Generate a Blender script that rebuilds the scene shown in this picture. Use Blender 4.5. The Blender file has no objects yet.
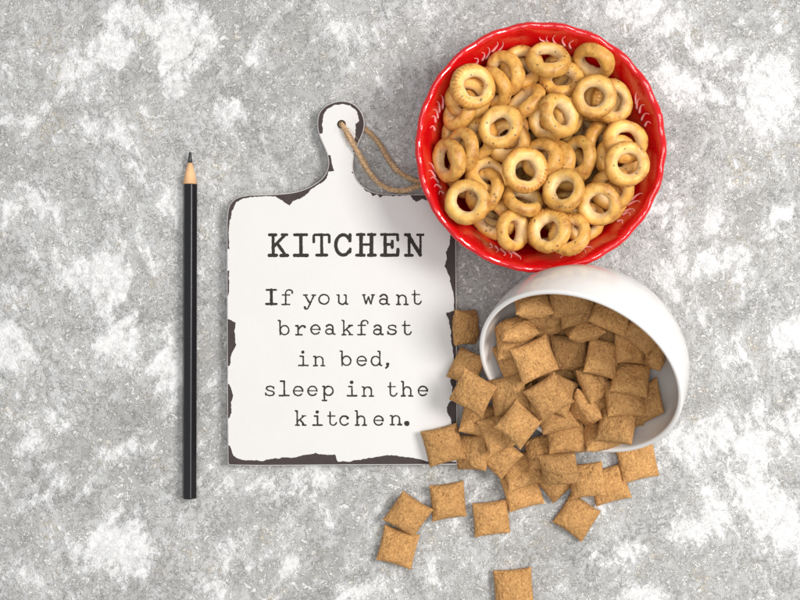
import bpy, bmesh, math, random
import numpy as np
from mathutils import Vector, Matrix, noise

# ------------------------------------------------------------------ scene, camera, light
S = bpy.context.scene
COL = S.collection
MM = 0.001
CAM_H = 750.0            # mm above the table
PXMM = 0.5               # one photo pixel (800 wide) on the table, in mm

cam_d = bpy.data.cameras.new("camera"); cam = bpy.data.objects.new("camera", cam_d)
COL.objects.link(cam); S.camera = cam
cam.location = (0, 0, CAM_H*MM); cam.rotation_euler = (0, 0, 0)
cam_d.sensor_width = 36; cam_d.lens = 36*CAM_H/400.0
cam_d.clip_start = 0.01; cam_d.clip_end = 20
S.render.resolution_x = 1024; S.render.resolution_y = 768

W = bpy.data.worlds.new("World"); S.world = W; W.use_nodes = True
bg = W.node_tree.nodes["Background"]
bg.inputs[0].default_value = (0.93, 0.96, 1.0, 1); bg.inputs[1].default_value = 0.41

def area(name, loc, target, size, power, col):
    l = bpy.data.lights.new(name, 'AREA'); l.shape = 'RECTANGLE'; l.size = size[0]; l.size_y = size[1]
    l.energy = power; l.color = col
    o = bpy.data.objects.new(name, l); COL.objects.link(o); o.location = loc
    d = Vector(target)-Vector(loc); o.rotation_euler = d.to_track_quat('-Z', 'Y').to_euler()
    return o
area("window_softbox", (0.88, 0.22, 1.22), (0.02, 0.0, 0), (0.5, 0.5), 21.5, (1.0, 0.985, 0.96))
area("overhead_softbox", (-0.05, -0.12, 1.65), (0, 0, 0), (0.9, 0.9), 13.0, (1.0, 0.99, 0.975))
S.view_settings.view_transform = 'Standard'; S.view_settings.look = 'None'
S.view_settings.exposure = 0.0; S.view_settings.gamma = 1.0

# ------------------------------------------------------------------ helpers
def P(px, py, z=0.0):
    """point (mm) at height z under photo position px,py"""
    s = (CAM_H - z)/CAM_H*PXMM
    return np.array([(px-400)*s, (300-py)*s, z])

def mesh_obj(name, verts, faces, mats, parent=None, smooth=True, mi=None):
    me = bpy.data.meshes.new(name)
    me.from_pydata([tuple(map(float, v)) for v in verts], [], faces)
    for m in (mats if isinstance(mats, (list, tuple)) else [mats]): me.materials.append(m)
    if mi is not None: me.polygons.foreach_set('material_index', mi)
    if smooth: me.polygons.foreach_set('use_smooth', [True]*len(me.polygons))
    me.update()
    o = bpy.data.objects.new(name, me); COL.objects.link(o)
    if parent: o.parent = parent
    return o

def tag(o, label, cat, group=None):
    o['label'] = label; o['category'] = cat
    if group: o['group'] = group
    return o

def empty(name, loc, label, cat, group=None):
    o = bpy.data.objects.new(name, None); COL.objects.link(o); o.location = loc
    o.empty_display_size = 0.01
    return tag(o, label, cat, group)

class NT:
    def __init__(s, name):
        s.m = bpy.data.materials.new(name); s.m.use_nodes = True
        s.n = s.m.node_tree.nodes; s.l = s.m.node_tree.links
        s.b = s.n["Principled BSDF"]
    def add(s, t, **k):
        n = s.n.new(t)
        for a, v in k.items():
            if a.startswith('i_'):
                n.inputs[a[2:].replace('_', ' ')].default_value = v
            else: setattr(n, a, v)
        return n
    def link(s, a, b): s.l.new(a, b)
    def noise(s, vec, scale, detail=4, rough=0.55, dist=0.0):
        n = s.add('ShaderNodeTexNoise'); s.link(vec, n.inputs['Vector'])
        n.inputs['Scale'].default_value = scale; n.inputs['Detail'].default_value = detail
        n.inputs['Roughness'].default_value = rough; n.inputs['Distortion'].default_value = dist
        return n.outputs['Fac']
    def ramp(s, fac, pts):
        n = s.add('ShaderNodeValToRGB'); e = n.color_ramp.elements
        while len(e) < len(pts): e.new(0.5)
        for el, (p, c) in zip(e, pts):
            el.position = p; el.color = (c, c, c, 1) if isinstance(c, (int, float)) else (*c, 1)
        s.link(fac, n.inputs[0]); return n.outputs[0]
    def mix(s, fac, a, b, mode='MIX'):
        n = s.add('ShaderNodeMixRGB', blend_type=mode)
        for i, v in enumerate((fac, a, b)):
            if isinstance(v, (int, float)): n.inputs[i].default_value = v if i == 0 else (v, v, v, 1)
            elif isinstance(v, tuple): n.inputs[i].default_value = (*v, 1)
            else: s.link(v, n.inputs[i])
        return n.outputs[0]
    def math(s, op, a, b=0.0, clamp=False):
        n = s.add('ShaderNodeMath', operation=op); n.use_clamp = clamp
        for i, v in enumerate((a, b)):
            if isinstance(v, (int, float)): n.inputs[i].default_value = v
            else: s.link(v, n.inputs[i])
        return n.outputs[0]
    def bump(s, h, dist, strength=1.0, normal=None):
        n = s.add('ShaderNodeBump'); n.inputs['Distance'].default_value = dist
        n.inputs['Strength'].default_value = strength; s.link(h, n.inputs['Height'])
        if normal: s.link(normal, n.inputs['Normal'])
        return n.outputs[0]
    def coord(s, kind='Object'):
        return s.add('ShaderNodeTexCoord').outputs[kind]
    def attr(s, name):
        return s.add('ShaderNodeAttribute', attribute_name=name).outputs['Fac']
    def fin(s, color=None, rough=None, normal=None, spec=None, coat=None):
        for key, v in (('Base Color', color), ('Roughness', rough), ('Normal', normal),
                       ('Specular IOR Level', spec), ('Coat Weight', coat)):
            if v is None: continue
            if isinstance(v, (int, float)): s.b.inputs[key].default_value = v
            elif isinstance(v, tuple): s.b.inputs[key].default_value = (*v, 1)
            else: s.link(v, s.b.inputs[key])
        return s.m

# ------------------------------------------------------------------ materials
def mat_table():
    t = NT('plaster'); c = t.coord('Object')
    patch = t.attr('patch')
    warp = t.add('ShaderNodeMapping'); t.link(c, warp.inputs[0]); warp.inputs['Rotation'].default_value = (0, 0, 0.5)
    def cen(n, k): return t.math('MULTIPLY', t.math('SUBTRACT', n, 0.5), k)
    def add(*v):
        r = v[0]
        for q in v[1:]: r = t.math('ADD', r, q)
        return r
    strk = t.add('ShaderNodeMapping'); t.link(c, strk.inputs[0]); strk.inputs['Rotation'].default_value = (0, 0, -0.7)
    strk.inputs['Scale'].default_value = (1.0, 0.7, 1.0)
    n1 = t.noise(c, 120, 4, 0.58, 1.2)
    brk = t.ramp(t.noise(c, 300, 3, 0.6, 0.3), [(0.45, 0.0), (0.53, 1.0)])
    worm = t.math('MULTIPLY', t.ramp(t.math('ABSOLUTE', cen(n1, 1.0)), [(0.0, 1.0), (0.014, 0.9), (0.030, 0.0)]), brk)
    n1b = t.noise(warp.outputs[0], 270, 4, 0.58, 1.0)
    worm2 = t.math('MULTIPLY', t.ramp(t.math('ABSOLUTE', t.math('SUBTRACT', n1b, 0.52)), [(0.0, 1.0), (0.017, 0.9), (0.034, 0.0)]), brk)
    big = t.noise(c, 14, 4, 0.6, 0.8)
    mid = t.noise(strk.outputs[0], 38, 6, 0.66, 0.9)
    fine = t.noise(strk.outputs[0], 190, 5, 0.66, 0.35)
    grain = t.noise(c, 900, 2, 0.6, 0.2)
    smear_turn = t.add('ShaderNodeMapping'); t.link(c, smear_turn.inputs[0]); smear_turn.inputs['Rotation'].default_value = (0, 0, 0.75)
    sm = t.add('ShaderNodeMapping'); t.link(smear_turn.outputs[0], sm.inputs[0])
    sm.inputs['Scale'].default_value = (1.0, 0.26, 1.0)
    smear = t.noise(sm.outputs[0], 105, 5, 0.66, 0.5)
    second_smear_turn = t.add('ShaderNodeMapping'); t.link(c, second_smear_turn.inputs[0]); second_smear_turn.inputs['Rotation'].default_value = (0, 0, -0.45)
    sm2 = t.add('ShaderNodeMapping'); t.link(second_smear_turn.outputs[0], sm2.inputs[0])
    sm2.inputs['Scale'].default_value = (1.0, 0.24, 1.0)
    smear2 = t.noise(sm2.outputs[0], 120, 5, 0.66, 0.5)
    smear = t.mix(t.ramp(big, [(0.46, 0.0), (0.54, 1.0)]), smear, smear2)
    f = add(t.math('MULTIPLY', patch, 0.50), cen(mid, 1.15), cen(smear, 1.45), cen(big, 0.5), 0.015)
    f2 = add(f, cen(fine, 1.1), cen(grain, 0.3))
    cloud = t.ramp(add(f, cen(fine, 0.8)), [(0.0, 0.0), (0.10, 0.5), (0.26, 1.0)])
    solid = t.ramp(f2, [(0.20, 0.0), (0.27, 0.55), (0.46, 1.0)])
    base = t.mix(t.ramp(big, [(0.36, 0.0), (0.62, 1.0)]), (0.345, 0.34, 0.328), (0.44, 0.438, 0.43))
    base = t.mix(t.ramp(fine, [(0.38, 0.5), (0.48, 0.0)]), base, (0.26, 0.255, 0.243))
    base = t.mix(t.ramp(grain, [(0.34, 0.5), (0.44, 0.0)]), base, (0.24, 0.235, 0.225))
    base = t.mix(t.math('MULTIPLY', cloud, 0.85), base, (0.54, 0.54, 0.535))
    dens = t.ramp(t.noise(c, 36, 4, 0.6, 0.6), [(0.42, 0.1), (0.56, 1.0)])
    fleck = t.ramp(t.noise(c, 300, 4, 0.64, 1.3), [(0.555, 0.0), (0.58, 1.0)])
    ff = t.math('MULTIPLY', fleck, t.math('ADD', t.math('MULTIPLY', dens, 0.45), 0.4))
    wf = t.math('MULTIPLY', t.math('MAXIMUM', worm, worm2), t.math('ADD', t.math('MULTIPLY', dens, 0.7), 0.2))
    col = t.mix(ff, base, (0.70, 0.69, 0.67))
    col = t.mix(wf, col, (0.76, 0.745, 0.71))
    cream = t.math('MULTIPLY', t.ramp(t.noise(c, 50, 3, 0.6, 0.4), [(0.57, 0.0), (0.64, 1.0)]), t.math('MAXIMUM', wf, t.math('MULTIPLY', ff, 0.6)))
    col = t.mix(t.math('MULTIPLY', cream, 0.7), col, (0.62, 0.53, 0.38))
    white = t.mix(t.ramp(fine, [(0.36, 0.0), (0.58, 1.0)]), (0.62, 0.615, 0.605), (0.72, 0.715, 0.705))
    col = t.mix(t.math('MULTIPLY', solid, 0.95), col, white)
    relief = t.math('SUBTRACT', 1.0, t.math('MULTIPLY', solid, 0.7))
    h = add(t.math('MULTIPLY', t.math('MULTIPLY', add(worm, t.math('MULTIPLY', worm2, 0.8), t.math('MULTIPLY', fleck, 0.8)), 0.6), relief),
            t.math('MULTIPLY', grain, 0.25), t.math('MULTIPLY', fine, 0.6), t.math('MULTIPLY', solid, 0.5), t.math('MULTIPLY', mid, 1.5))
    nb = t.bump(h, 0.00065, 1.0)
    return t.fin(col, 0.8, nb, 0.22)

def mat_cereal():
    t = NT('wheat_crust'); c = t.coord('Object')
    info = t.add('ShaderNodeObjectInfo').outputs['Random']
    off = t.add('ShaderNodeVectorMath', operation='ADD'); t.link(c, off.inputs[0])
    cmb = t.add('ShaderNodeCombineXYZ'); t.link(info, cmb.inputs[0]); t.link(info, cmb.inputs[1]); t.link(cmb.outputs[0], off.inputs[1])
    v = off.outputs[0]
    n1 = t.noise(v, 900, 5, 0.7, 0.4)
    n2 = t.noise(v, 230, 4, 0.6, 0.8)
    mp = t.add('ShaderNodeMapping'); t.link(v, mp.inputs[0]); mp.inputs['Scale'].default_value = (1.0, 0.28, 1.0)
    n3 = t.noise(mp.outputs[0], 1300, 3, 0.6, 0.3)
    col = t.mix(t.ramp(n1, [(0.3, 0.0), (0.7, 1.0)]), (0.44, 0.203, 0.066), (0.88, 0.505, 0.195))
    col = t.mix(t.ramp(n2, [(0.35, 0.35), (0.65, 0.0)]), col, (0.34, 0.165, 0.055))
    col = t.mix(t.ramp(n3, [(0.30, 0.75), (0.42, 0.0)]), col, (0.19, 0.075, 0.025))
    col = t.mix(t.ramp(n3, [(0.62, 0.0), (0.75, 0.5)]), col, (0.72, 0.47, 0.24))
    hs = t.add('ShaderNodeHueSaturation'); t.link(col, hs.inputs['Color'])
    t.link(t.math('ADD', t.math('MULTIPLY', info, 0.34), 0.80), hs.inputs['Value'])
    h = t.math('ADD', t.math('MULTIPLY', n1, 1.0), t.math('MULTIPLY', n3, 0.8))
    nb = t.bump(h, 0.0010, 1.0)
    return t.fin(hs.outputs[0], 0.82, nb, 0.2)

def mat_ring():
    t = NT('baked_dough'); c = t.coord('Object')
    info = t.add('ShaderNodeObjectInfo').outputs['Random']
    off = t.add('ShaderNodeVectorMath', operation='ADD'); t.link(c, off.inputs[0])
    cmb = t.add('ShaderNodeCombineXYZ'); t.link(info, cmb.inputs[0]); t.link(info, cmb.inputs[1]); t.link(cmb.outputs[0], off.inputs[1])
    v = off.outputs[0]
    toast = t.attr('toast'); pale = t.attr('pale')
    n1 = t.noise(v, 110, 4, 0.6, 0.4)
    n2 = t.noise(v, 700, 3, 0.6)
    col = t.mix(t.ramp(n1, [(0.32, 0.0), (0.7, 1.0)]), (0.72, 0.375, 0.070), (0.82, 0.51, 0.135))
    col = t.mix(t.math('MULTIPLY', pale, 0.75, True), col, (0.76, 0.60, 0.37))
    tf = t.math('MULTIPLY', t.math('MULTIPLY', toast, 1.15), t.ramp(n2, [(0.3, 0.5), (0.6, 1.0)]), True)
    col = t.mix(tf, col, (0.33, 0.11, 0.022))
    # herb specks
    vo = t.add('ShaderNodeTexVoronoi'); t.link(v, vo.inputs['Vector']); vo.inputs['Scale'].default_value = 420
    vo.inputs['Randomness'].default_value = 1.0
    sp = t.ramp(vo.outputs['Distance'], [(0.18, 1.0), (0.26, 0.0)])
    gate = t.ramp(t.noise(v, 190, 2, 0.5), [(0.55, 0.0), (0.6, 1.0)])
    col = t.mix(t.math('MULTIPLY', t.math('MULTIPLY', sp, gate), 0.8), col, (0.09, 0.07, 0.035))
    hs = t.add('ShaderNodeHueSaturation'); t.link(col, hs.inputs['Color'])
    t.link(t.math('ADD', t.math('MULTIPLY', info, 0.16), 0.92), hs.inputs['Value'])
    h = t.math('ADD', n2, t.math('MULTIPLY', n1, 1.5))
    nb = t.bump(h, 0.0003, 0.55)
    t.b.inputs['Subsurface Weight'].default_value = 0.08
    t.b.inputs['Subsurface Radius'].default_value = (0.002, 0.001, 0.0005)
    return t.fin(hs.outputs[0], 0.42, nb, 0.42)

def mat_simple(name, col, rough, spec=0.5, coat=0.0, bump=None, vary=0.0, metal=0.0, vscale=200):
    t = NT(name); c = t.coord('Object'); color = col; nb = None
    if vary:
        n = t.noise(c, vscale, 4, 0.6, 0.3)
        color = t.mix(n, tuple(x*(1-vary) for x in col), tuple(min(1, x*(1+vary)) for x in col))
    if bump: nb = t.bump(t.noise(c, bump[0], 4, 0.6), bump[1], 0.6)
    t.b.inputs['Coat Roughness'].default_value = 0.06
    return t.fin(color, rough, nb, spec, coat)

M_TABLE = mat_table(); M_CEREAL = mat_cereal(); M_RING = mat_ring()
M_PAINT = mat_simple('white_paint', (0.615, 0.598, 0.58), 0.55, 0.35, bump=(320, 0.00015), vary=0.035, vscale=60)
M_WORN = mat_simple('dark_worn_wood', (0.045, 0.032, 0.031), 0.7, 0.3, bump=(700, 0.0004), vary=0.35, vscale=260)
M_SIDE = mat_simple('pale_board_edge', (0.55, 0.52, 0.50), 0.7, 0.3, bump=(500, 0.0003), vary=0.25)
M_INK = mat_simple('black_ink', (0.028, 0.024, 0.021), 0.75, 0.2, vary=0.5, vscale=700)
M_LACQ = mat_simple('black_lacquer', (0.006, 0.006, 0.008), 0.22, 0.5, 0.2, bump=(400, 0.00005))
M_WOOD = mat_simple('pencil_wood', (0.72, 0.43, 0.22), 0.6, 0.3, bump=(900, 0.0002), vary=0.14, vscale=300)
M_LEAD = mat_simple('graphite', (0.035, 0.035, 0.037), 0.45, 0.5)
M_WHITE = mat_simple('white_glaze', (0.75, 0.725, 0.70), 0.2, 0.5, 0.3, vary=0.02, vscale=30)
M_RED = mat_simple('red_glaze', (0.58, 0.002, 0.005), 0.16, 0.6, 0.5, bump=(110, 0.0011), vary=0.14, vscale=45)
M_EMB = mat_simple('thin_pink_glaze', (0.80, 0.34, 0.32), 0.2, 0.55, 0.4)
def mat_twine():
    t = NT('jute'); c = t.coord('Object')
    n = t.noise(c, 900, 4, 0.7, 0.5); n2 = t.noise(c, 220, 3, 0.6)
    col = t.mix(t.ramp(n, [(0.3, 0.0), (0.7, 1.0)]), (0.34, 0.20, 0.10), (0.78, 0.56, 0.34))
    col = t.mix(t.ramp(n2, [(0.4, 0.0), (0.7, 0.5)]), col, (0.50, 0.33, 0.18))
    return t.fin(col, 0.9, t.bump(n, 0.0006, 0.9), 0.15)
M_JUTE = mat_twine()

# ------------------------------------------------------------------ table surface
def build_table():
    fx = np.arange(-225, 226, 1.5); fy = np.arange(-175, 176, 1.5)
    ex = np.array([-900, -600, -420, -320, -260]); ey = np.array([-800, -520, -360, -260, -205])
    X = np.concatenate([ex, fx, -ex[::-1]]); Y = np.concatenate([ey, fy, -ey[::-1]])
    gx, gy = np.meshgrid(X, Y); px = gx/PXMM+400; py = 300-gy/PXMM
    blobs = [(120,15,14,18,0,1),(110,48,20,18,20,.9),(175,36,17,40,5,1),(175,88,12,13,0,.9),(88,80,28,16,-40,.55),(115,128,24,14,0,.6),
      (207,40,10,20,0,.9),(17,205,28,22,0,.75),(100,272,26,22,10,1),(172,208,17,22,0,.8),(160,252,16,14,0,.6),(12,297,22,14,0,.6),
      (125,340,32,20,25,.8),(165,362,18,34,10,.85),(5,350,16,30,0,.7),(128,452,22,9,15,.95),(120,545,30,28,20,1),(60,478,24,10,-30,.7),
      (40,500,14,14,0,.6),(225,554,11,14,0,.9),(325,480,17,14,0,.9),(278,485,46,13,-5,.65),(288,563,11,13,20,.9),(650,14,26,20,-30,.9),
      (688,88,38,16,-32,.85),(768,96,24,30,0,1),(722,50,22,13,20,.8),(668,212,18,26,20,.95),(712,222,8,20,-10,.8),(700,264,36,12,12,.8),
      (790,338,16,16,0,.9),(785,222,18,22,0,.7),(692,440,34,20,20,.9),(752,440,20,22,-20,.75),(790,432,15,24,0,.8),(782,522,44,20,-38,.95),
      (716,518,14,16,-30,.8),(690,532,16,9,0,.8),(644,594,24,10,-20,.9),(630,556,10,12,0,.6),(620,10,16,9,0,.6),(740,290,10,14,0,.5),
      (20,60,20,14,30,.5),(60,140,18,8,0,.45),(375,30,14,8,0,.5),(330,30,22,10,0,.4),(255,60,14,8,0,.5),(215,120,16,12,0,.45),
      (245,115,18,10,-20,.55),(60,420,20,12,0,.5),(30,440,16,22,30,.5),(205,590,22,10,0,.5),(430,575,26,9,-35,.5),(365,590,20,9,10,.5),
      (385,500,10,22,-40,.5),(720,350,16,20,0,.45),(560,580,16,16,0,.35),(600,560,14,8,0,.4),(405,12,22,9,0,.35),(745,180,16,12,0,.4),
      (775,20,14,9,0,.45),(450,495,34,9,20,.45),(20,575,22,11,0,.45),(35,110,14,20,0,.3),(40,250,12,14,0,.3),(470,500,16,10,0,.4)]
    f = np.zeros_like(px)
    for (x, y, rx, ry, a, s) in blobs:
        a = math.radians(-a); dx = px-x; dy = py-y
        u = (dx*math.cos(a)+dy*math.sin(a))/rx; v = (-dx*math.sin(a)+dy*math.cos(a))/ry
        f = np.maximum(f, s*np.exp(-(u*u+v*v)**1.3*0.55))
    # beyond the photographed part: the same kind of patches, at random
    rng = np.random.default_rng(5)
    for _ in range(220):
        x, y = rng.uniform(-1400, 2200), rng.uniform(-1300, 1900)
        if -20 < x < 820 and -20 < y < 620: continue
        r = rng.uniform(12, 34); f = np.maximum(f, .85*np.exp(-(((px-x)**2+(py-y)**2)/r/r)**1.3*.55))
    nx, ny = len(X), len(Y)
    verts = np.stack([gx*MM, gy*MM, np.zeros_like(gx)], -1).reshape(-1, 3)
    faces = [(j*nx+i, j*nx+i+1, (j+1)*nx+i+1, (j+1)*nx+i) for j in range(ny-1) for i in range(nx-1)]
    o = mesh_obj('table_surface', verts, faces, M_TABLE)
    at = o.data.attributes.new('patch', 'FLOAT', 'POINT'); at.data.foreach_set('value', f.reshape(-1).astype(np.float32))
    o['kind'] = 'structure'
build_table()

# ------------------------------------------------------------------ 2D fields -> meshes (marching squares)
def smooth_noise(shape, cell, seed):
    rng = np.random.default_rng(seed); h, w = shape
    gh, gw = int(h/cell)+3, int(w/cell)+3
    g = rng.uniform(-1, 1, (gh, gw)); y = np.arange(h)/cell; x = np.arange(w)/cell
    yi = y.astype(int); xi = x.astype(int); fy = y-yi; fx = x-xi
    fy = fy*fy*(3-2*fy); fx = fx*fx*(3-2*fx)
    a = g[yi][:, xi]; b = g[yi][:, xi+1]; c = g[yi+1][:, xi]; d = g[yi+1][:, xi+1]
    FX = fx[None]; FY = fy[:, None]
    return (a*(1-FX)+b*FX)*(1-FY)+(c*(1-FX)+d*FX)*FY

def march(F, x0, y0, step, zmm):
    """positive part of field F (rows = photo y) as flat mesh at height zmm"""
    verts = []; faces = []; cache = {}
    def vid(x, y):
        k = (round(x*64), round(y*64))
        if k not in cache:
            cache[k] = len(verts); p = P(x0+x*step, y0+y*step, zmm); verts.append(p*MM)
        return cache[k]
    pos = F > 0; h, w = F.shape
    full = pos[:-1, :-1] & pos[:-1, 1:] & pos[1:, :-1] & pos[1:, 1:]
    anyp = pos[:-1, :-1] | pos[:-1, 1:] | pos[1:, :-1] | pos[1:, 1:]
    for j in range(h-1):
        if not anyp[j].any(): continue
        row = full[j].astype(np.int8); d = np.diff(np.concatenate([[0], row, [0]]))
        for a, b in zip(np.where(d == 1)[0], np.where(d == -1)[0]):
            faces.append((vid(a, j), vid(a, j+1), vid(b, j+1), vid(b, j)))
        for i in np.where(anyp[j] & ~full[j])[0]:
            cs = [(i, j), (i, j+1), (i+1, j+1), (i+1, j)]; out = []
            for k in range(4):
                (xa, ya), (xb, yb) = cs[k], cs[(k+1) % 4]; fa, fb = F[ya, xa], F[yb, xb]
                if fa > 0: out.append(vid(xa, ya))
                if (fa > 0) != (fb > 0):
                    t = fa/(fa-fb); out.append(vid(xa+(xb-xa)*t, ya+(yb-ya)*t))
            o2 = []
            for v in out:
                if not o2 or o2[-1] != v: o2.append(v)
            if len(o2) > 1 and o2[0] == o2[-1]: o2.pop()
            if len(o2) >= 3 and len(set(o2)) == len(o2): faces.append(tuple(o2))
    return verts, faces

def seg_dist(X, Y, a, b):
    ax, ay = a; bx, by = b; dx, dy = bx-ax, by-ay; L = dx*dx+dy*dy+1e-9
    t = np.clip(((X-ax)*dx+(Y-ay)*dy)/L, 0, 1)
    return np.hypot(X-ax-t*dx, Y-ay-t*dy), t

def poly_sdf(X, Y, pts):
    d = np.full(X.shape, 1e9); ins = np.zeros(X.shape, bool); n = len(pts)
    for k in range(n):
        a, b = pts[k], pts[(k+1) % n]
        d = np.minimum(d, seg_dist(X, Y, a, b)[0])
        c = (a[1] > Y) != (b[1] > Y)
        with np.errstate(divide='ignore', invalid='ignore'):
            xi = (b[0]-a[0])*(Y-a[1])/(b[1]-a[1]+1e-12)+a[0]
        ins ^= c & (X < xi)
    return np.where(ins, d, -d)

# ------------------------------------------------------------------ kitchen sign (board)
Z_BOT, Z_TOP = 1.6, 6.4
OUT = [(228.5,465.3),(227.6,462),(227.2,420),(226.9,360),(226.7,300),(226.6,250),(226.7,222),(228.3,208),(233,200.5),(240,196.5),(250,194.8),
 (275,194.2),(291,192.6),(302,190),(312,185.5),(320,180),(325.5,173.5),(328.2,165),(327.6,157),(325,149),(321,140),(318,131),(317.3,122),
 (319,113.5),(324,107),(332,102.7),(342,100.8),(352,103),(359.5,109),(363.6,117),(364.6,125),(362.6,134),(358.6,143),(355.2,152),
 (353.3,161),(353.4,170),(356.6,179),(363,186.5),(372,191.6),(383,193.8),(400,194.2),(422,194.3),(440,194.8),(449,197.5),(454.2,203.5),(456,213),(456.1,240),
 (456.6,300),(457,360),(457.4,420),(457.6,462),(456.8,464.6),(400,465),(330,465.3),(260,465.8)]
def catmull(pts, sub=5):
    n = len(pts); out = []
    for i in range(n):
        p0, p1, p2, p3 = [np.array(pts[(i+k-1) % n], float) for k in range(4)]
        for s in range(sub):
            t = s/sub
            out.append(tuple(0.5*((2*p1)+(-p0+p2)*t+(2*p0-5*p1+4*p2-p3)*t*t+(-p0+3*p1-3*p2+p3)*t**3)))
    return out
OUTS = []
for i, p in enumerate(OUT):        # smooth only the short segments
    q = OUT[(i+1) % len(OUT)]
    if math.dist(p, q) > 24 or p[1] > 455: OUTS.append(p); continue
    a, d = OUT[i-1], OUT[(i+2) % len(OUT)]
    p0, p1, p2, p3 = map(lambda v: np.array(v, float), (a, p, q, d))
    if math.dist(a, p) > 24: p0 = p1-(p2-p1)
    if math.dist(q, d) > 24: p3 = p2+(p2-p1)
    for s in range(4):
        t = s/4; OUTS.append(tuple(0.5*((2*p1)+(-p0+p2)*t+(2*p0-5*p1+4*p2-p3)*t*t+(-p0+3*p1-3*p2+p3)*t**3)))
HOLE = (341.5, 124.3, 3.9)

sign = empty('kitchen_sign', P(342, 300, 0)*MM,
   'white board shaped like a chopping board with worn dark edges and printed KITCHEN saying', 'sign')
SIGN_INV = Matrix.Translation(-Vector(P(342, 300, 0)*MM))
def to_sign(o): o.parent = sign; o.matrix_parent_inverse = SIGN_INV; return o

def build_board():
    cu = bpy.data.curves.new('tmp', 'CURVE'); cu.dimensions = '2D'; cu.fill_mode = 'BOTH'
    hole = [(HOLE[0]+HOLE[2]*math.cos(a), HOLE[1]+HOLE[2]*math.sin(a)) for a in np.linspace(0, 2*math.pi, 28, endpoint=False)]
    for pts in (OUTS, hole):
        sp = cu.splines.new('POLY'); sp.points.add(len(pts)-1); sp.use_cyclic_u = True
        for k, (x, y) in enumerate(pts):
            p = P(x, y, Z_TOP)*MM; sp.points[k].co = (p[0], p[1], 0, 1)
    cu.extrude = (Z_TOP-Z_BOT)/2*MM-0.0004; cu.bevel_depth = 0.0004; cu.bevel_resolution = 2; cu.offset = -0.0004
    tmp = bpy.data.objects.new('tmp', cu); COL.objects.link(tmp)
    bpy.context.view_layer.update()
    me = bpy.data.meshes.new_from_object(tmp.evaluated_get(bpy.context.evaluated_depsgraph_get()))
    bpy.data.objects.remove(tmp); bpy.data.curves.remove(cu)
    me.transform(Matrix.Translation((0, 0, (Z_TOP+Z_BOT)/2*MM))); me.name = 'board'
    me.materials.clear(); me.materials.append(M_WORN); me.materials.append(M_SIDE)
    for p in me.polygons:
        c = p.center; hp = P(HOLE[0], HOLE[1], Z_TOP)*MM
        inhole = math.hypot(c[0]-hp[0], c[1]-hp[1]) < 0.003
        p.material_index = 0 if (p.normal.z > 0.985 or inhole) else 1
    o = bpy.data.objects.new('board', me); COL.objects.link(o); to_sign(o)
build_board()

def build_paint():
    step = 0.45; x0, y0 = 222, 96; nx, ny = int(242/step), int(375/step)
    Y, X = np.mgrid[0:ny, 0:nx]; X = x0+X*step; Y = y0+Y*step
    out = poly_sdf(X, Y, OUTS)-1.0
    hole = np.hypot(X-HOLE[0], Y-HOLE[1])-HOLE[2]-0.5
    rag = smooth_noise(X.shape, 9, 1)*1.0+smooth_noise(X.shape, 4, 2)*0.7+smooth_noise(X.shape, 2.2, 3)*0.35
    patches = [
     [(312,134),(322,133),(322.5,126),(323,115),(327,109),(334,105.5),(342,104.2),(350,105.5),(356,110),(358,116),(359,121),(356,124),(355.5,132),(354,140),(356,146),(352,152),(370,150),(372,90),(310,90)],
     [(320,155),(330.5,155),(331.5,164),(334.5,171),(328.8,172),(327,178),(320,184),(312,188.6),(304,191.5),(300,180),(318,170)],
     [(272,190),(276.5,196.5),(284,202),(290,206.5),(292.5,201),(303,197.5),(309,192.5),(312.5,188.2),(306,184)],
     [(222,250),(229.5,249),(228.6,232),(229.3,224),(231.5,212),(236,203),(243,198.6),(258,196.4),(276,196),(276,188),(222,188)],
     [(222,272),(228.6,271),(229.6,283),(228.6,296),(222,298)],
     [(352.6,165.8),(355.2,165.5),(354.6,172),(350,171.5),(354.5,175),(357,181.5),(362,186.5),(366,190.8),(371,193),(373,195.8),(377,194),(380,197),(383.5,195.6),(396,196.2),(398,186),(372,180),(360,160)],
     [(396,196),(410,195.2),(412,199),(416,201.8),(422,199),(428,201),(430,190),(398,188)],
     [(462,205),(452,214),(453,226),(450,236),(449.5,245),(445.8,252),(447,259),(445,266),(448.5,275),(451,284),(453.5,292),(454.3,311),(446,313),(449.5,322),(451,336),(452.3,347),(454,363),(453.5,377),(450,380),(452,388),(452.5,399),(447.5,404),(446.5,412),(451.5,420),(452.5,432),(450,442),(462,446)],
     [(222,318),(229.5,319.5),(235.8,322.5),(234.6,332),(236,345),(232,354),(229.8,366),(222,368)],
     [(222,384),(229.5,384),(233,395),(230.8,403),(231.8,413),(229,418),(222,420)],
     [(222,446),(229.6,446),(233.5,456.5),(242,459.8),(262,461),(275,458.3),(288,457.6),(298,457),(306,454.5),(315,453.2),(326,454.6),(335,455),(338,462),(348,461.5),(360,459.6),(375,456.8),(388,455),(399,455.6),(415,458.2),(428,462),(462,461.5),(462,470),(222,470)]]
    wear = np.full(X.shape, -1e9)
    for p in patches: wear = np.maximum(wear, poly_sdf(X, Y, p))
    F = np.minimum(out+rag*0.10, np.minimum(-(wear+rag*0.5), hole))
    v, f = march(F, x0, y0, step, Z_TOP+0.10)
    o = mesh_obj('paint_layer', v, f, M_PAINT, smooth=False); to_sign(o)
build_paint()

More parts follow.
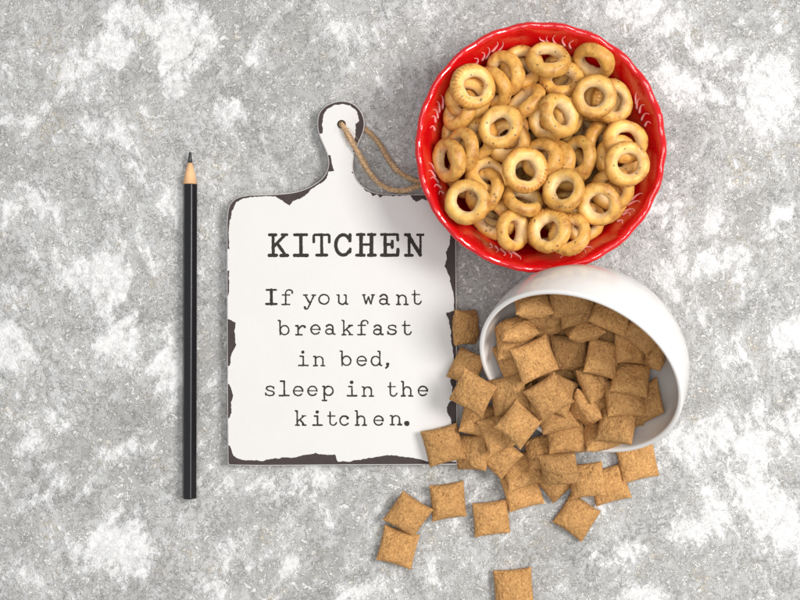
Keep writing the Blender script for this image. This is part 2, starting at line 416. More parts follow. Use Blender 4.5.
# typewriter lettering: strokes -> distance field -> mesh
def arc(cx, cy, rx, ry, a0, a1, n=18):
    return [(cx+rx*math.cos(math.radians(a0+(a1-a0)*k/n)), cy+ry*math.sin(math.radians(a0+(a1-a0)*k/n))) for k in range(n+1)]
G = {
 'a': [(arc(-.8,2.8,3.6,2.7,0,360),1), ([(-3.6,8.2)]+arc(-.4,6.6,3.4,3.2,140,0)+[(3,1.6),(3.8,.2),(5.2,.1)],1.1), ([(-3.6,8.2),(-3.5,8)],1.3)],
 'b': [([(-5.6,14.8),(-3.9,14.4),(-3.7,0.2)],1), (arc(.8,4.8,4.4,4.7,0,360),.95)],
 'c': [(arc(0,4.8,4.6,4.7,42,320),1.05), ([(3.4,7.6),(3.2,7.2)],1.5)],
 'd': [([(1.6,14.8),(3.6,14.4),(3.7,.6),(5.4,.2)],1), (arc(-.7,4.8,4.4,4.7,0,360),.9)],
 'e': [(arc(0,4.8,4.6,4.7,-4,322),1), ([(-4.4,5),(4.5,5)],.75)],
 'f': [([(-.9,0)]+arc(2.6,11.6,3.5,3,180,25)+[(5.6,11.4)],1), ([(-4.2,9.6),(3.2,9.6)],.9), ([(-4.6,0),(3,0)],1)],
 'h': [([(-5.4,14.8),(-3.8,14.4),(-3.6,0)],1), (arc(.2,5.6,3.7,3.6,165,0)+[(3.9,0)],1), ([(-5.4,0),(-1.8,0)],1.05), ([(2,0),(5.7,0)],1.05)],
 'i': [([(-3.2,9.4),(-.1,9.3),(0,0)],1.05), ([(-4.6,0),(4.6,0)],1.05), ([(-.4,13.6),(-.3,13.6)],2.1)],
 'k': [([(-5.4,14.8),(-3.8,14.4),(-3.6,0)],1), ([(3.2,9.2),(-3.3,4)],.95), ([(-1,5.8),(3.6,.2)],1.05), ([(1.4,9.5),(5,9.5)],.9), ([(-5.2,0),(-1.8,0)],1), ([(1.8,0),(5.4,0)],1)],
 'l': [([(-3.8,14.6),(0,14.6),(.1,0)],1.05), ([(-4.8,0),(4.8,0)],1.05)],
 'n': [([(-5.2,9.3),(-3.6,9.1),(-3.5,0)],1.1), (arc(.3,5.6,3.7,3.6,160,0)+[(4,0)],1), ([(-5.3,0),(-1.7,0)],1.1), ([(2.1,0),(5.8,0)],1.05)],
 'o': [(arc(0,4.8,5,4.8,0,360),1)],
 'p': [([(-5.2,9.2),(-3.6,9.1),(-3.5,-5)],1.1), (arc(.9,4.8,4.4,4.6,0,360),1.05), ([(-5.6,-5),(-1.4,-5)],1.1)],
 'r': [([(-4.8,9.2),(-2.6,9.1),(-2.4,0)],1.1), ([(-2.3,5.2),(-.6,7.8),(1.6,9.2),(3.6,9),(4.4,7.8)],1.1), ([(-4.8,0),(1.4,0)],1.1), ([(4.2,8.2),(4.3,7.9)],1.5)],
 's': [([(3.9,7.2),(3.2,8.8),(.4,9.6),(-2.8,8.9),(-3.8,7.2),(-2.4,5.6),(.6,4.8),(3.4,4),(4.3,2.4),(3,.6),(-.2,-.1),(-3.4,.8),(-4.4,2.6)],1), ([(3.9,9),(3.9,6.8)],.8), ([(-4.4,.4),(-4.4,2.9)],.9)],
 't': [([(-1.9,13.6),(-2,3)]+arc(1.2,3,3.2,3.1,180,330)+[(4.6,2.6)],.95), ([(-4.4,9.5),(3.2,9.5)],.75), ([(-2,9.6),(-2,9.3)],1.5)],
 'u': [([(-5.4,9.3),(-3.6,9.2),(-3.6,3.4)]+arc(-.2,3.2,3.4,3.2,180,300)+[(3.6,2.4)],1), ([(1.8,9.3),(3.6,9.2),(3.7,.4),(5.6,.2)],1)],
 'w': [([(-4.8,9.3),(-2.5,.4),(0,7.4),(2.5,.4),(4.8,9.3)],1), ([(-6,9.4),(-3.2,9.4)],.9), ([(3.2,9.4),(6,9.4)],.9)],
 'y': [([(-4.4,9.3),(.6,.4)],1.1), ([(4.4,9.3),(.4,.6),(-1.4,-3.4),(-3.2,-4.6),(-4.8,-4),(-5,-2.8)],1.05), ([(-6,9.4),(-2.4,9.4)],1), ([(2.4,9.4),(6,9.4)],1), ([(-4.8,-2.9),(-4.6,-2.9)],1.5)],
 '.': [([(0,1.5),(.1,1.5)],3.2)],
 ',': [([(.4,1.2),(.5,1.2)],2.3), ([(1,.8),(.4,-1.4),(-1.2,-2.6)],1.3)],
 'I': [([(0,14.2),(0,0)],1.9), ([(-4.8,14.2),(4.8,14.2)],1.3), ([(-5.2,.1),(5.2,.1)],1.5)],
}
B = {  # heading capitals, 20 units high
 'K': [([(-5.2,20),(-5,0)],1), ([(6,19.4),(-4.6,8.6)],1), ([(-1.2,11.6),(6.6,.6)],1.05), ([(-8.6,20),(-2.6,20)],1.05), ([(3.6,20),(8.4,20)],.95), ([(-8.8,0),(-2,0)],1.15), ([(2.6,0),(8.8,0)],1.15)],
 'I': [([(.2,20),(.2,0)],1.15), ([(-5.8,20),(5.8,20)],.95), ([(-6,0),(6.4,0)],1.15)],
 'T': [([(.4,20),(.6,0)],.95), ([(-7.2,12.8),(-7.2,18.6),(-6,19.8),(7,19.8),(7.8,18.6),(7.8,12.6)],.85), ([(-4.4,0),(5.4,0)],1)],
 'C': [(arc(-.2,9.8,7.2,9.8,38,322,26),1.1), ([(6.4,19.8),(6.2,13.8)],1.05), ([(6.2,2.8),(6.6,5.8)],1)],
 'H': [([(-4.6,20),(-4.6,0)],1.25), ([(5.6,20),(5.4,0)],1.25), ([(-4.6,10.4),(5.4,10.4)],.8), ([(-8.4,20),(-1.6,20)],.9), ([(2.6,20),(9,20)],.9), ([(-8.8,0),(-1.6,0)],1.05), ([(2.6,0),(9.2,0)],1.05)],
 'E': [([(-4.8,20),(-4.6,0)],1.1), ([(-8.2,20),(7.2,20),(7.6,14.6)],.95), ([(-8.2,0),(7.4,0),(7.8,5.6)],1.1), ([(-4.6,10.4),(2.2,10.4)],.9), ([(2.2,13.6),(2.2,7.4)],1)],
 'N': [([(-5,20),(-5,0)],.95), ([(-5.8,19.6),(5.8,.4)],1.2), ([(6,20),(6,.4)],.75), ([(-8.6,20),(-4.6,20)],1), ([(3,20),(8.6,20)],.85), ([(-8.4,0),(-2,0)],1.05)],
}
LINES = [
 (B, 'KITCHEN', [278.4,300.7,321.2,343.4,365.8,390,414.3], 255.2, 1.03, 1.56),
 (G, 'Ifyouwant', [271.4,286.6,309.6,324,342.4,368.4,384.1,402,416.6], 304.3, 1.0, .80),
 (G, 'breakfast', [283.8,300.6,315.5,330,347.4,362.3,378,392,406.7], 334.5, .97, .80),
 (G, 'inbed,', [303.3,319,345.8,361.7,376.3,387.2], 365.6, .98, .78),
 (G, 'sleepinthe', [270,284.2,298.2,312.5,327.8,352,367.5,392.2,407,422.9], 395.8, .98, .80),
 (G, 'kitchen.', [300.8,317.6,332,344.5,360.8,378.6,395.7,406.8], 425.0, .97, .82)]
for li, (tab, word, xs, base, sc, rad) in enumerate(LINES):
    step = 0.2; x0, y0 = min(xs)-14, base-26; nx = int((max(xs)+14-x0)/step); ny = int(36/step)
    F = np.full((ny, nx), -9.0)
    rag = smooth_noise(F.shape, 7, 50+li)*.16+smooth_noise(F.shape, 3, 60+li)*.10
    press = smooth_noise(F.shape, 30, 70+li)*.12
    rng = random.Random(li)
    for ch, cx in zip(word, xs):
        dy = rng.uniform(-.3, .3)
        i0 = max(0, int((cx-13-x0)/step)); i1 = min(nx, int((cx+13-x0)/step))
        YY, XX = np.mgrid[0:ny, i0:i1]; XX = x0+XX*step; YY = y0+YY*step
        for pts, k in tab[ch]:
            q = [(cx+x*sc, base+dy-y*sc) for x, y in pts]
            for a, b in zip(q[:-1], q[1:]):
                d, _ = seg_dist(XX, YY, a, b); F[:, i0:i1] = np.maximum(F[:, i0:i1], rad*k-d)
    v, f = march(F+rag+press, x0, y0, step, Z_TOP+0.16)
    o = mesh_obj('lettering', v, f, M_INK, smooth=False); to_sign(o)

# hanging cord of two twisted plies
def spline3(pts, n):
    pts = [np.array(p, float) for p in pts]; out = []
    seg = len(pts)-1
    for k in range(n+1):
        t = k/n*seg; i = min(int(t), seg-1); t -= i
        p1, p2 = pts[i], pts[i+1]; p0 = pts[i-1] if i else 2*p1-p2; p3 = pts[i+2] if i+2 <= seg else 2*p2-p1
        out.append(0.5*((2*p1)+(-p0+p2)*t+(2*p0-5*p1+4*p2-p3)*t*t+(-p0+3*p1-3*p2+p3)*t**3))
    return out
def tube(path, rad, ns=8, rfun=None):
    V = []; F = []; up = np.array([0, 0, 1.0]); n = len(path)
    for k, p in enumerate(path):
        t = path[min(k+1, n-1)]-path[max(k-1, 0)]; t = t/(np.linalg.norm(t)+1e-9)
        s = np.cross(t, up if abs(t[2]) < .95 else np.array([1., 0, 0])); s /= np.linalg.norm(s); u = np.cross(s, t)
        r = rad*(rfun(k) if rfun else 1)
        for j in range(ns):
            a = 2*math.pi*j/ns; V.append((p+r*(math.cos(a)*s+math.sin(a)*u))*MM)
    for k in range(n-1):
        for j in range(ns):
            a = k*ns+j; b = k*ns+(j+1) % ns; F.append((a, b, b+ns, a+ns))
    F.append(tuple(range(ns))[::-1]); F.append(tuple((n-1)*ns+j for j in range(ns)))
    return V, F
def build_cord():
    def q(x, y, z): return P(x, y, z)
    front = [q(340.6,123,2.6), q(341.6,124.4,6.2), q(345,129,8.4), (q(353,144,8.3)), q(361,158,7.9), q(370,173,6.6), q(380,184,7.7), q(391,189.6,8.1), q(403,190.6,8), q(414,187.6,7.4), q(426,183,5), q(436,176,3)]
    back = [q(345,124,1.0), q(355,125.5,1.0), q(364,129,1.2), q(373,136,1.6), q(381,147,2.4), q(388,159,2.8), q(396,169,3), q(406,176.5,3), q(418,181.5,3), q(436,184,2)]
    V = []; F = []; rng = np.random.default_rng(3)
    for path in (front, back):
        pts = spline3(path, 260); L = 0; prev = pts[0]; plies = [[], [], []]
        for k, p in enumerate(pts):
            L += np.linalg.norm(p-prev); prev = p
            t = pts[min(k+1, 260)]-pts[max(k-1, 0)]; t /= np.linalg.norm(t)+1e-9
            s = np.cross(t, [0, 0, 1.0]); s /= np.linalg.norm(s)+1e-9; u = np.cross(s, t)
            for i in range(3):
                a = L/5.2*2*math.pi+i*2*math.pi/3; plies[i].append(p+.56*(math.cos(a)*s+math.sin(a)*u))
        for pl in plies:
            v, f = tube(pl, .70, 8, lambda k: 1+.12*math.sin(k*.9)); F += [tuple(i+len(V) for i in g) for g in f]; V += v
        for _ in range(260):     # loose fibres
            k = rng.integers(8, 215); ln = rng.integers(8, 26); off = rng.normal(size=3)*.5
            fp = [pts[k+j]+off*(1.2+.05*j)+rng.normal(size=3)*.08+np.array([0, 0, .2]) for j in range(0, ln, 3) if k+j < 255]
            if len(fp) > 2:
                v, f = tube(fp, .08, 4); F += [tuple(i+len(V) for i in g) for g in f]; V += v
    o = mesh_obj('hanging_cord', V, F, M_JUTE); to_sign(o)
build_cord()

# ------------------------------------------------------------------ pencil
def build_pencil():
    rt = 3.72; cz = 3.3
    a = P(190.1, 152.2, cz); b = P(189.4, 498.5, cz); L = np.linalg.norm(b-a)
    root = empty('pencil', (0, 0, 0), 'black hexagonal pencil with sharpened tip left of the white sign', 'pencil')
    ang = math.atan2(b[1]-a[1], b[0]-a[0])
    root.location = (a[0]*MM, a[1]*MM, cz*MM); root.rotation_euler = (math.radians(0), 0, ang)
    sec = []
    for k in range(6):      # hexagon with rounded corners
        c = math.radians(60*k+10)
        for d in (-9, -5, 0, 5, 9): sec.append((c+math.radians(d), rt*{9: .935, 5: .965, 0: .975}[abs(d)]))
    def ring(x, s=1.0): return [(x*MM, s*r*math.cos(t)*MM, s*r*math.sin(t)*MM) for t, r in sec]
    def loft(name, rings, mat, caps=True):
        n = len(rings[0]); V = [p for r in rings for p in r]; F = []
        for k in range(len(rings)-1):
            for j in range(n): F.append((k*n+j, k*n+(j+1) % n, (k+1)*n+(j+1) % n, (k+1)*n+j))
        if caps: F.append(tuple(range(n))[::-1]); F.append(tuple((len(rings)-1)*n+j for j in range(n)))
        return mesh_obj(name, V, F, mat, root, smooth=False)
    def cring(x, r, n=24): return [(x*MM, r*math.cos(2*math.pi*j/n)*MM, r*math.sin(2*math.pi*j/n)*MM) for j in range(n)]
    x1 = 15.6
    wav = [(x1+.6*math.cos(6*t-1)) for t, r in sec]
    first = [(w*MM, r*math.cos(t)*MM, r*math.sin(t)*MM) for w, (t, r) in zip(wav, sec)]
    loft('painted_shaft', [first, ring(L*.5), ring(L-.5), ring(L, .93)], M_LACQ)
    o = loft('wood_cone', [cring(5.2, 1.15), cring(10, 2.35), cring(x1+.3, 3.52)], M_WOOD)
    for p in o.data.polygons: p.use_smooth = len(p.vertices) == 4
    o = loft('graphite_tip', [cring(0, .42), cring(.25, .62), cring(3, .95), cring(5.6, 1.22)], M_LEAD)
    for p in o.data.polygons: p.use_smooth = len(p.vertices) == 4
build_pencil()

# ------------------------------------------------------------------ red fluted bowl
RZ = 45.0
RC = P(541, 147, RZ); RC[2] = 0
NL = 22
def red_profile():
    # (radius, z, lobe amount)
    inner = [(0,6.0,0),(20,6.2,0),(32,7.0,0),(38.5,9.5,0),(42.5,15,.0),(45.6,22,.05),(48.6,29,.15),(51.2,35.5,.35),(53.2,39.4,.6),(54.7,42.2,.9),(55.8,43.9,1),(56.8,44.8,1),(57.8,45.0,1)]
    outer = [(58.5,44.6,1),(59.2,43.8,1),(59.1,42.8,1),(57.6,41.4,.9),(55.4,38,.5),(52.4,30,.2),(48.4,20,.05),(43,10,0),(38,4.6,0),(35,3.2,0),(34.6,.2,0),(32.4,.2,0),(31.8,2.4,0),(0,2.6,0)]
    return inner+outer
def red_shape(r, z, lb, th):
    k = math.cos(NL*th); ph = abs(math.sin(NL*th/2))
    rr = r+lb*(0.30*k-0.40*(1-ph)**2)
    return rr*math.cos(th), rr*math.sin(th), z+lb*0.65*math.cos(NL*th+.6)
def build_red():
    root = empty('red_bowl', RC*MM, 'glossy red fluted ceramic bowl full of golden bread rings', 'bowl')
    prof = red_profile()
    pr = []
    for i in range(len(prof)-1):
        for s in range(3):
            t = s/3; pr.append(tuple(a+(b-a)*t for a, b in zip(prof[i], prof[i+1])))
    pr.append(prof[-1]); nt = 352; V = []; F = []
    for (r, z, lb) in pr:
        for j in range(nt):
            x, y, zz = red_shape(r, z, lb, 2*math.pi*j/nt); V.append((x*MM, y*MM, zz*MM))
    for k in range(len(pr)-1):
        for j in range(nt):
            a = k*nt+j; b = k*nt+(j+1) % nt; F.append((a, b, b+nt, a+nt))
    nf = len(F)
    # raised brush strokes inside the rim where the glaze is thin
    ip = prof[:13]
    def wall(s):
        zs = 26+s*16.5
        for (r0, z0, l0), (r1, z1, l1) in zip(ip[:-1], ip[1:]):
            if z0 <= zs <= z1:
                t = (zs-z0)/(z1-z0); return r0+(r1-r0)*t, zs, l0+(l1-l0)*t
        return ip[-2]
    orr = random.Random(2)
    for ga in (120, 79, 19, -36, -74, -112, 199, 163):
        for m in range(5):
            pts = []; ln = orr.uniform(.30, .52); jt = orr.uniform(-.8, .8)
            for k in range(11):
                s = .92-ln+ln*k/10*(1-.12*abs(m-2+(.7 if ga > 0 else -.7))); th = math.radians(ga+jt+(m-2)*3.1+(m-2)*1.2*(k/10)+3.4*math.sin(k/10*2.2)*(-1 if ga in (199, 120, 163) else 1))
                r, z, lb = wall(min(s, .97)); x, y, zz = red_shape(r-.12, z, lb, th); pts.append(np.array([x, y, zz]))
            v, f = tube(pts, .62, 6, lambda k: (1.2-.105*k) if k > 0 else .8)
            F += [tuple(i+len(V) for i in g) for g in f]; V += v
    mesh_obj('bowl_body', V, F, [M_RED, M_EMB], root, mi=[0]*nf+[1]*(len(F)-nf))
build_red()

# ------------------------------------------------------------------ white bowl on its side
WB = dict(x=83.3, y=-34.4, R=49.8, D=45.5, az=math.radians(-123.4), t=math.radians(48.3))
WPROF = [(0,1.),(.15,.995),(.3,.975),(.5,.92),(.7,.80),(.85,.66),(.95,.5),(1,.42)]
def wb_frame():
    n = np.array([math.sin(WB['t'])*math.cos(WB['az']), math.sin(WB['t'])*math.sin(WB['az']), math.cos(WB['t'])])
    u = np.cross([0, 0, 1.], n); u /= np.linalg.norm(u); v = np.cross(n, u); return n, u, v
def wb_profile():
    ys = [p[0] for p in WPROF]; rs = [p[1] for p in WPROF]
    R, D = WB['R'], WB['D']; pts = spline3([(r*R, -d*D, 0) for d, r in WPROF], 40)
    outer = [(p[0], p[1]) for p in pts]
    th = 2.3; inner = []
    for i, (r, d) in enumerate(outer):
        a = outer[max(i-1, 0)]; b = outer[min(i+1, len(outer)-1)]; tx, ty = b[0]-a[0], b[1]-a[1]; l = math.hypot(tx, ty)
        inner.append((r+ty/l*th, d-tx/l*th) if i else (r-th, d))
    lip = [(outer[0][0]-th*.5+math.cos(a)*th*.5, outer[0][1]+math.sin(a)*th*.4) for a in np.linspace(0, math.pi, 7)]
    inner = [q for q in inner if q[1] <= -0.3 or q is inner[0]]
    foot = [(outer[-1][0]-2.5, outer[-1][1]+.2), (0, outer[-1][1]+.8)]
    return foot[::-1]+outer[::-1]+lip[1:-1]+inner+[(0, inner[-1][1]-.6)], inner
n_, u_, v_ = wb_frame()
wprof, winner = wb_profile()
thw = np.linspace(0, 2*math.pi, 160, endpoint=False)
def wb_points(prof, ths):
    return np.array([[(n_*d+r*(math.cos(a)*u_+math.sin(a)*v_)) for a in ths] for r, d in prof])
WA = wb_points(wprof, thw); WZ0 = -WA[:, :, 2].min()+0.05
WCEN = np.array([WB['x'], WB['y'], WZ0])
def build_white():
    base = np.array([WB['x'], WB['y'], 0])
    root = empty('white_bowl', base*MM, 'smooth white ceramic bowl tipped over spilling brown cereal squares', 'bowl')
    A = WA+np.array([0, 0, WZ0]); nt = len(thw); V = (A*MM).reshape(-1, 3); F = []
    for k in range(len(wprof)-1):
        for j in range(nt):
            a = k*nt+j; b = k*nt+(j+1) % nt; F.append((a, b, b+nt, a+nt))
    mesh_obj('bowl_body', V, F, M_WHITE, root)
build_white()

# ------------------------------------------------------------------ resting poses (mm, quaternion), settled with a small contact solver
# <BAKE>
RING_POSES = (34, [
 (71.23,74.13,9.46,0.4462,0.0051,-0.0067,-0.8949),(89.23,64.86,10.64,0.413,0.0396,0.0252,0.9095),(67.87,53.69,10.54,0.9899,-0.0037,0.0878,0.1112),
 (52.12,66.45,9.27,0.9572,-0.0012,0.0084,0.2893),(59.51,84.42,11.97,0.9147,-0.1566,-0.1053,0.3573),(77.2,93.49,10.9,0.9858,-0.0535,-0.0173,-0.1585),
 (96.69,60.44,16.42,0.9966,-0.0237,-0.0087,-0.0789),(76.49,43.25,14.81,0.6103,0.133,0.0986,0.7746),(48.19,47.44,13.06,0.5671,0.0115,0.0342,0.8229),
 (37.2,79.21,12.84,0.2645,-0.0082,0.0228,-0.9641),(49.29,100.43,13.61,0.1502,-0.0646,0.2002,-0.966),(75.45,101.91,15.56,0.7982,-0.0365,0.0172,0.601),
 (95.13,84.04,12.21,0.5493,-0.039,-0.1584,0.8196),(76.8,63.3,18.88,0.5844,0.0152,-0.0933,0.8059),(64.97,78.76,18.92,0.7013,0.1309,-0.0298,0.7001),
 (99.4,72.93,21.08,0.9221,-0.0256,-0.0523,-0.3825),(84.32,44.83,19.31,0.9952,0.043,0.0493,-0.0724),(52.13,52.54,18.35,0.7261,-0.047,0.0038,-0.686),
 (40.59,77.21,20.07,0.9886,-0.0633,0.061,0.1225),(54.5,94.25,17.3,0.2347,0.015,0.086,-0.9681),(83.52,102.14,21.87,0.5734,-0.0363,0.0515,-0.8169),
 (97.25,47.13,32.68,0.1371,-0.1021,-0.1137,0.9787),(69.39,33.88,30.96,0.0796,0.0793,-0.1468,0.9828),(46.09,43.56,24.05,0.5783,0.0723,0.0275,-0.8121),
 (32.78,59.11,25.71,0.8328,0.1887,-0.0046,-0.5204),(38.91,96.04,25.02,0.5086,-0.0284,0.0265,-0.8601),(58.19,111.35,35.04,0.864,-0.0372,0.0258,0.5015),
 (76.73,107.73,27.97,0.7426,-0.0142,-0.0201,-0.6693),(97.17,95.27,31.71,0.3366,0.0688,0.0358,0.9385),(103.2,67.95,38.19,0.1581,-0.0045,0.0218,0.9872),
 (81.01,63.64,27.28,0.8291,0.1123,-0.115,-0.5355),(58.74,59.23,27.48,0.2528,0.0456,-0.0156,0.9663),(51.25,82.09,30.76,0.9818,-0.052,-0.1385,-0.1193),
 (77.25,87.92,31.27,0.7402,-0.0203,-0.0331,0.6712),(29.97,79.06,28.01,0.7374,-0.033,-0.1121,0.6653),(56.62,108.05,28.89,0.0542,-0.0189,0.0823,0.995),
 (63.69,106.09,22.51,0.2711,-0.1098,-0.0993,-0.9511),(63.42,77.54,24.63,0.6724,0.1186,-0.0381,0.7296),(86.38,82.74,19.88,0.9471,0.134,0.2914,-0.0037),
 (79.32,39.67,27.17,0.2766,-0.0399,-0.2319,0.9317),(105.12,64.94,32.67,0.4003,-0.0002,0.0225,0.9161),(93.85,47.86,26.14,0.2144,0.079,0.0696,-0.9711),
 (93.39,96.39,26.44,0.9846,-0.0166,0.0803,-0.1545),(44.6,39.1,32.73,0.5261,0.3343,0.1004,-0.7755),(87.26,37.29,36.44,0.0,0.037,-0.2324,0.9719),
 (32.08,95.76,37.43,0.3613,0.0493,0.1127,-0.9243),(28.9,90.53,36.97,0.4593,0.249,-0.3746,-0.766),(51.19,75.83,36.86,0.976,0.1018,-0.1022,0.1631),
 (37.19,76.31,38.4,0.8919,0.0237,-0.348,-0.288),(49.81,107.83,38.07,0.6966,0.3491,-0.1595,-0.6062),(76.99,104.89,36.35,0.8828,-0.2603,-0.1325,-0.368),
 (44.52,101.1,38.43,0.7393,0.412,-0.1887,-0.4981),(70.37,85.24,36.37,0.312,-0.2305,-0.1924,0.9014),(59.54,93.85,40.54,0.258,-0.4809,0.2511,0.7994),
 (94.83,75.02,30.9,0.8531,0.2102,0.4072,0.2495),(100.65,94.13,38.83,0.948,0.0114,0.2107,0.2382),(41.44,58.57,36.57,0.9385,-0.1979,0.2216,0.1759),
 (91.72,113.13,38.35,0.8247,0.3291,-0.403,0.2216),(69.87,113.51,42.91,0.7676,-0.2523,0.2346,0.5405),(106.5,75.01,42.54,0.8547,-0.1196,0.1585,0.4796),
 (84.34,67.26,38.9,0.4023,-0.413,-0.1535,0.8025),(74.24,65.4,36.57,0.9001,-0.1232,-0.3857,0.1613),(67.2,66.9,38.32,0.9369,-0.0107,-0.3492,-0.012),
 (29.64,71.27,41.04,0.7825,-0.1645,-0.4495,0.3981),(93.11,44.93,48.36,0.9285,0.0922,-0.2054,0.2953),(40.17,52.05,39.44,0.4074,-0.4139,-0.0276,0.8136),
 (79.6,30.99,46.19,0.1945,0.2322,-0.2072,-0.9302),(53.06,32.86,42.36,0.9058,0.0691,0.3842,0.1647),(58.16,47.29,40.97,0.7059,-0.2459,0.3862,0.5404),
 (22.92,66.07,41.36,0.3448,-0.3888,-0.2364,0.821),(91.0,95.36,46.87,0.4176,-0.016,-0.0352,-0.9078),(74.45,86.16,49.5,0.9321,-0.1779,0.2816,-0.1426),
 (100.46,52.55,41.77,0.309,0.23,0.1169,-0.9154),(34.27,99.91,47.09,0.953,-0.0321,0.1361,0.2689),(46.74,80.7,49.66,0.9213,-0.1146,-0.0716,0.3647),
 (76.72,51.33,48.91,0.8625,-0.0248,-0.287,-0.4162),(58.58,60.8,46.71,0.9561,-0.0132,0.1201,0.2671),(31.52,46.2,47.04,0.0607,-0.1099,-0.0078,0.9921),
 (69.86,32.44,47.05,0.8266,-0.001,-0.2975,-0.4777),(105.85,63.44,51.21,0.9607,0.0029,0.0518,0.2728)])
CEREAL_POSES = (10, [
 (65.41,-16.02,22.79,0.7395,-0.1254,-0.0156,0.6612),(63.81,-31.72,13.16,0.9159,0.0121,0.0848,0.3923),(74.75,-12.9,17.56,0.9841,-0.0402,-0.0637,0.1608),
 (74.39,-34.17,17.96,0.9717,0.0045,0.0701,0.2257),(86.95,-20.5,16.22,0.9406,-0.2121,-0.1026,0.2444),(91.08,-30.85,11.85,0.961,-0.0212,-0.0423,0.2725),
 (101.34,-23.97,21.9,0.9682,-0.2224,0.07,-0.0904),(105.19,-33.62,18.04,0.9729,0.1623,-0.0439,0.159),(77.93,-2.79,28.53,0.9698,-0.0363,-0.2047,0.1275),
 (88.95,-7.52,23.72,0.9183,0.1009,-0.0596,0.3782),(56.49,-142.84,3.47,0.999,0.0,0.0,0.0436),(-1.06,-122.99,3.47,0.9891,-0.0108,0.0185,-0.1459),
 (4.02,-106.33,7.71,0.9596,0.075,-0.0072,-0.2711),(23.89,-100.04,3.47,0.9976,0.0,0.0,0.0698),(45.44,-108.57,3.47,0.9981,-0.0022,0.0027,0.0618),
 (117.82,-80.55,4.93,0.9926,-0.0308,0.045,0.1087),(103.92,-91.99,3.47,0.9908,-0.0161,0.0219,0.1327),(88.09,-108.0,3.47,0.9534,-0.0079,0.025,-0.3006),
 (92.28,-88.79,10.58,0.9736,-0.0949,-0.2013,0.0503),(78.05,-88.24,3.66,0.9389,0.0179,0.0434,0.3409),(60.74,-94.8,3.47,0.9912,-0.0174,0.0507,0.1212),
 (60.13,-83.95,8.28,0.9683,-0.1927,-0.0119,0.1585),(48.86,-76.86,11.5,0.9205,0.0987,-0.1814,-0.3318),(35.09,-75.26,8.98,0.9118,-0.0217,-0.4097,0.0181),
 (48.86,-64.26,19.55,0.975,-0.0622,0.1227,0.1746),(21.41,-71.46,10.59,0.9916,-0.0153,0.0568,0.1155),(33.13,-13.56,7.8,0.8912,0.0089,0.4534,0.001),
 (32.94,-33.22,12.94,0.9167,-0.1035,-0.3264,-0.206),(39.28,-58.8,11.58,0.946,-0.3044,0.0285,-0.1082),(35.3,-44.72,26.09,0.9515,0.161,-0.1036,-0.2409),
 (78.74,0.72,50.63,0.9823,0.1467,-0.0737,0.0905),(115.33,-14.86,43.79,0.932,0.1365,-0.0483,-0.3323),(128.81,-34.06,20.15,0.8383,0.2012,-0.3696,-0.3467),
 (118.57,-49.34,30.19,0.8799,-0.1884,-0.4051,0.1618),(107.25,-52.97,26.19,0.9617,-0.2482,0.1155,0.0121),(96.76,-65.14,23.74,0.8812,-0.4637,-0.0575,0.0724),
 (83.12,-3.65,41.92,0.9834,0.1338,0.0775,0.0954),(62.55,-1.79,46.18,0.8521,-0.5232,-0.0036,0.015),(55.19,-20.12,32.49,0.9782,-0.2068,0.0075,0.0172),
 (55.33,-13.32,38.75,0.832,-0.5363,-0.0219,0.1407),(102.21,-17.72,26.61,0.9586,0.0372,0.0801,0.2708),(109.54,-21.74,34.97,0.9394,-0.1211,0.3205,0.0097),
 (99.28,-7.19,42.55,0.936,-0.2878,0.0769,-0.1875),(121.15,-24.91,32.84,0.8059,0.0144,-0.5918,-0.0129),(81.35,-25.88,27.04,0.9927,0.1202,0.0031,-0.011),
 (87.55,-14.45,35.95,0.8053,-0.5838,-0.0627,0.0821),(69.76,-10.07,36.05,0.9179,0.3634,0.085,0.1351),(55.74,-28.33,27.14,0.978,-0.0229,-0.1057,0.1786),
 (51.94,-45.67,27.88,0.9569,0.0472,-0.2517,0.1372),(61.24,-52.37,23.88,0.936,-0.0602,-0.1811,0.2959),(75.79,-55.52,22.0,0.9354,-0.3247,0.0515,0.1303),
 (75.49,-45.38,28.19,0.8162,0.0702,0.1465,0.5544),(103.65,-60.24,32.51,0.9579,-0.2389,-0.1089,-0.1158),(98.12,-50.11,20.85,0.8322,-0.146,0.5031,0.1815),
 (89.41,-52.34,24.38,0.7613,0.5055,-0.274,-0.2999),(93.78,-39.4,28.74,0.7693,-0.3299,0.1809,-0.5163),(107.38,-47.02,32.44,0.9846,-0.173,0.0246,0.0103),
 (109.95,-37.42,34.85,0.9484,-0.3083,-0.0101,-0.073),(96.15,-27.54,36.97,0.9839,-0.0928,0.1187,-0.0958),(63.72,-28.15,40.12,0.9775,0.0293,0.0388,0.2051),
 (80.44,-66.45,21.3,0.9733,-0.2249,0.0261,0.0386),(70.55,-45.96,36.81,0.9533,0.0752,0.0807,0.2811),(56.68,-59.47,33.7,0.935,0.0285,0.0845,-0.3432),
 (70.99,-74.4,15.1,0.9309,-0.3423,-0.0872,0.0933),(76.62,-81.59,26.61,0.9606,0.2361,-0.1269,0.0737)])
# </BAKE>
from mathutils import Quaternion
def pose(o, p):
    o.matrix_world = Matrix.Translation(Vector(p[:3])*MM) @ Quaternion(p[3:]).to_matrix().to_4x4()

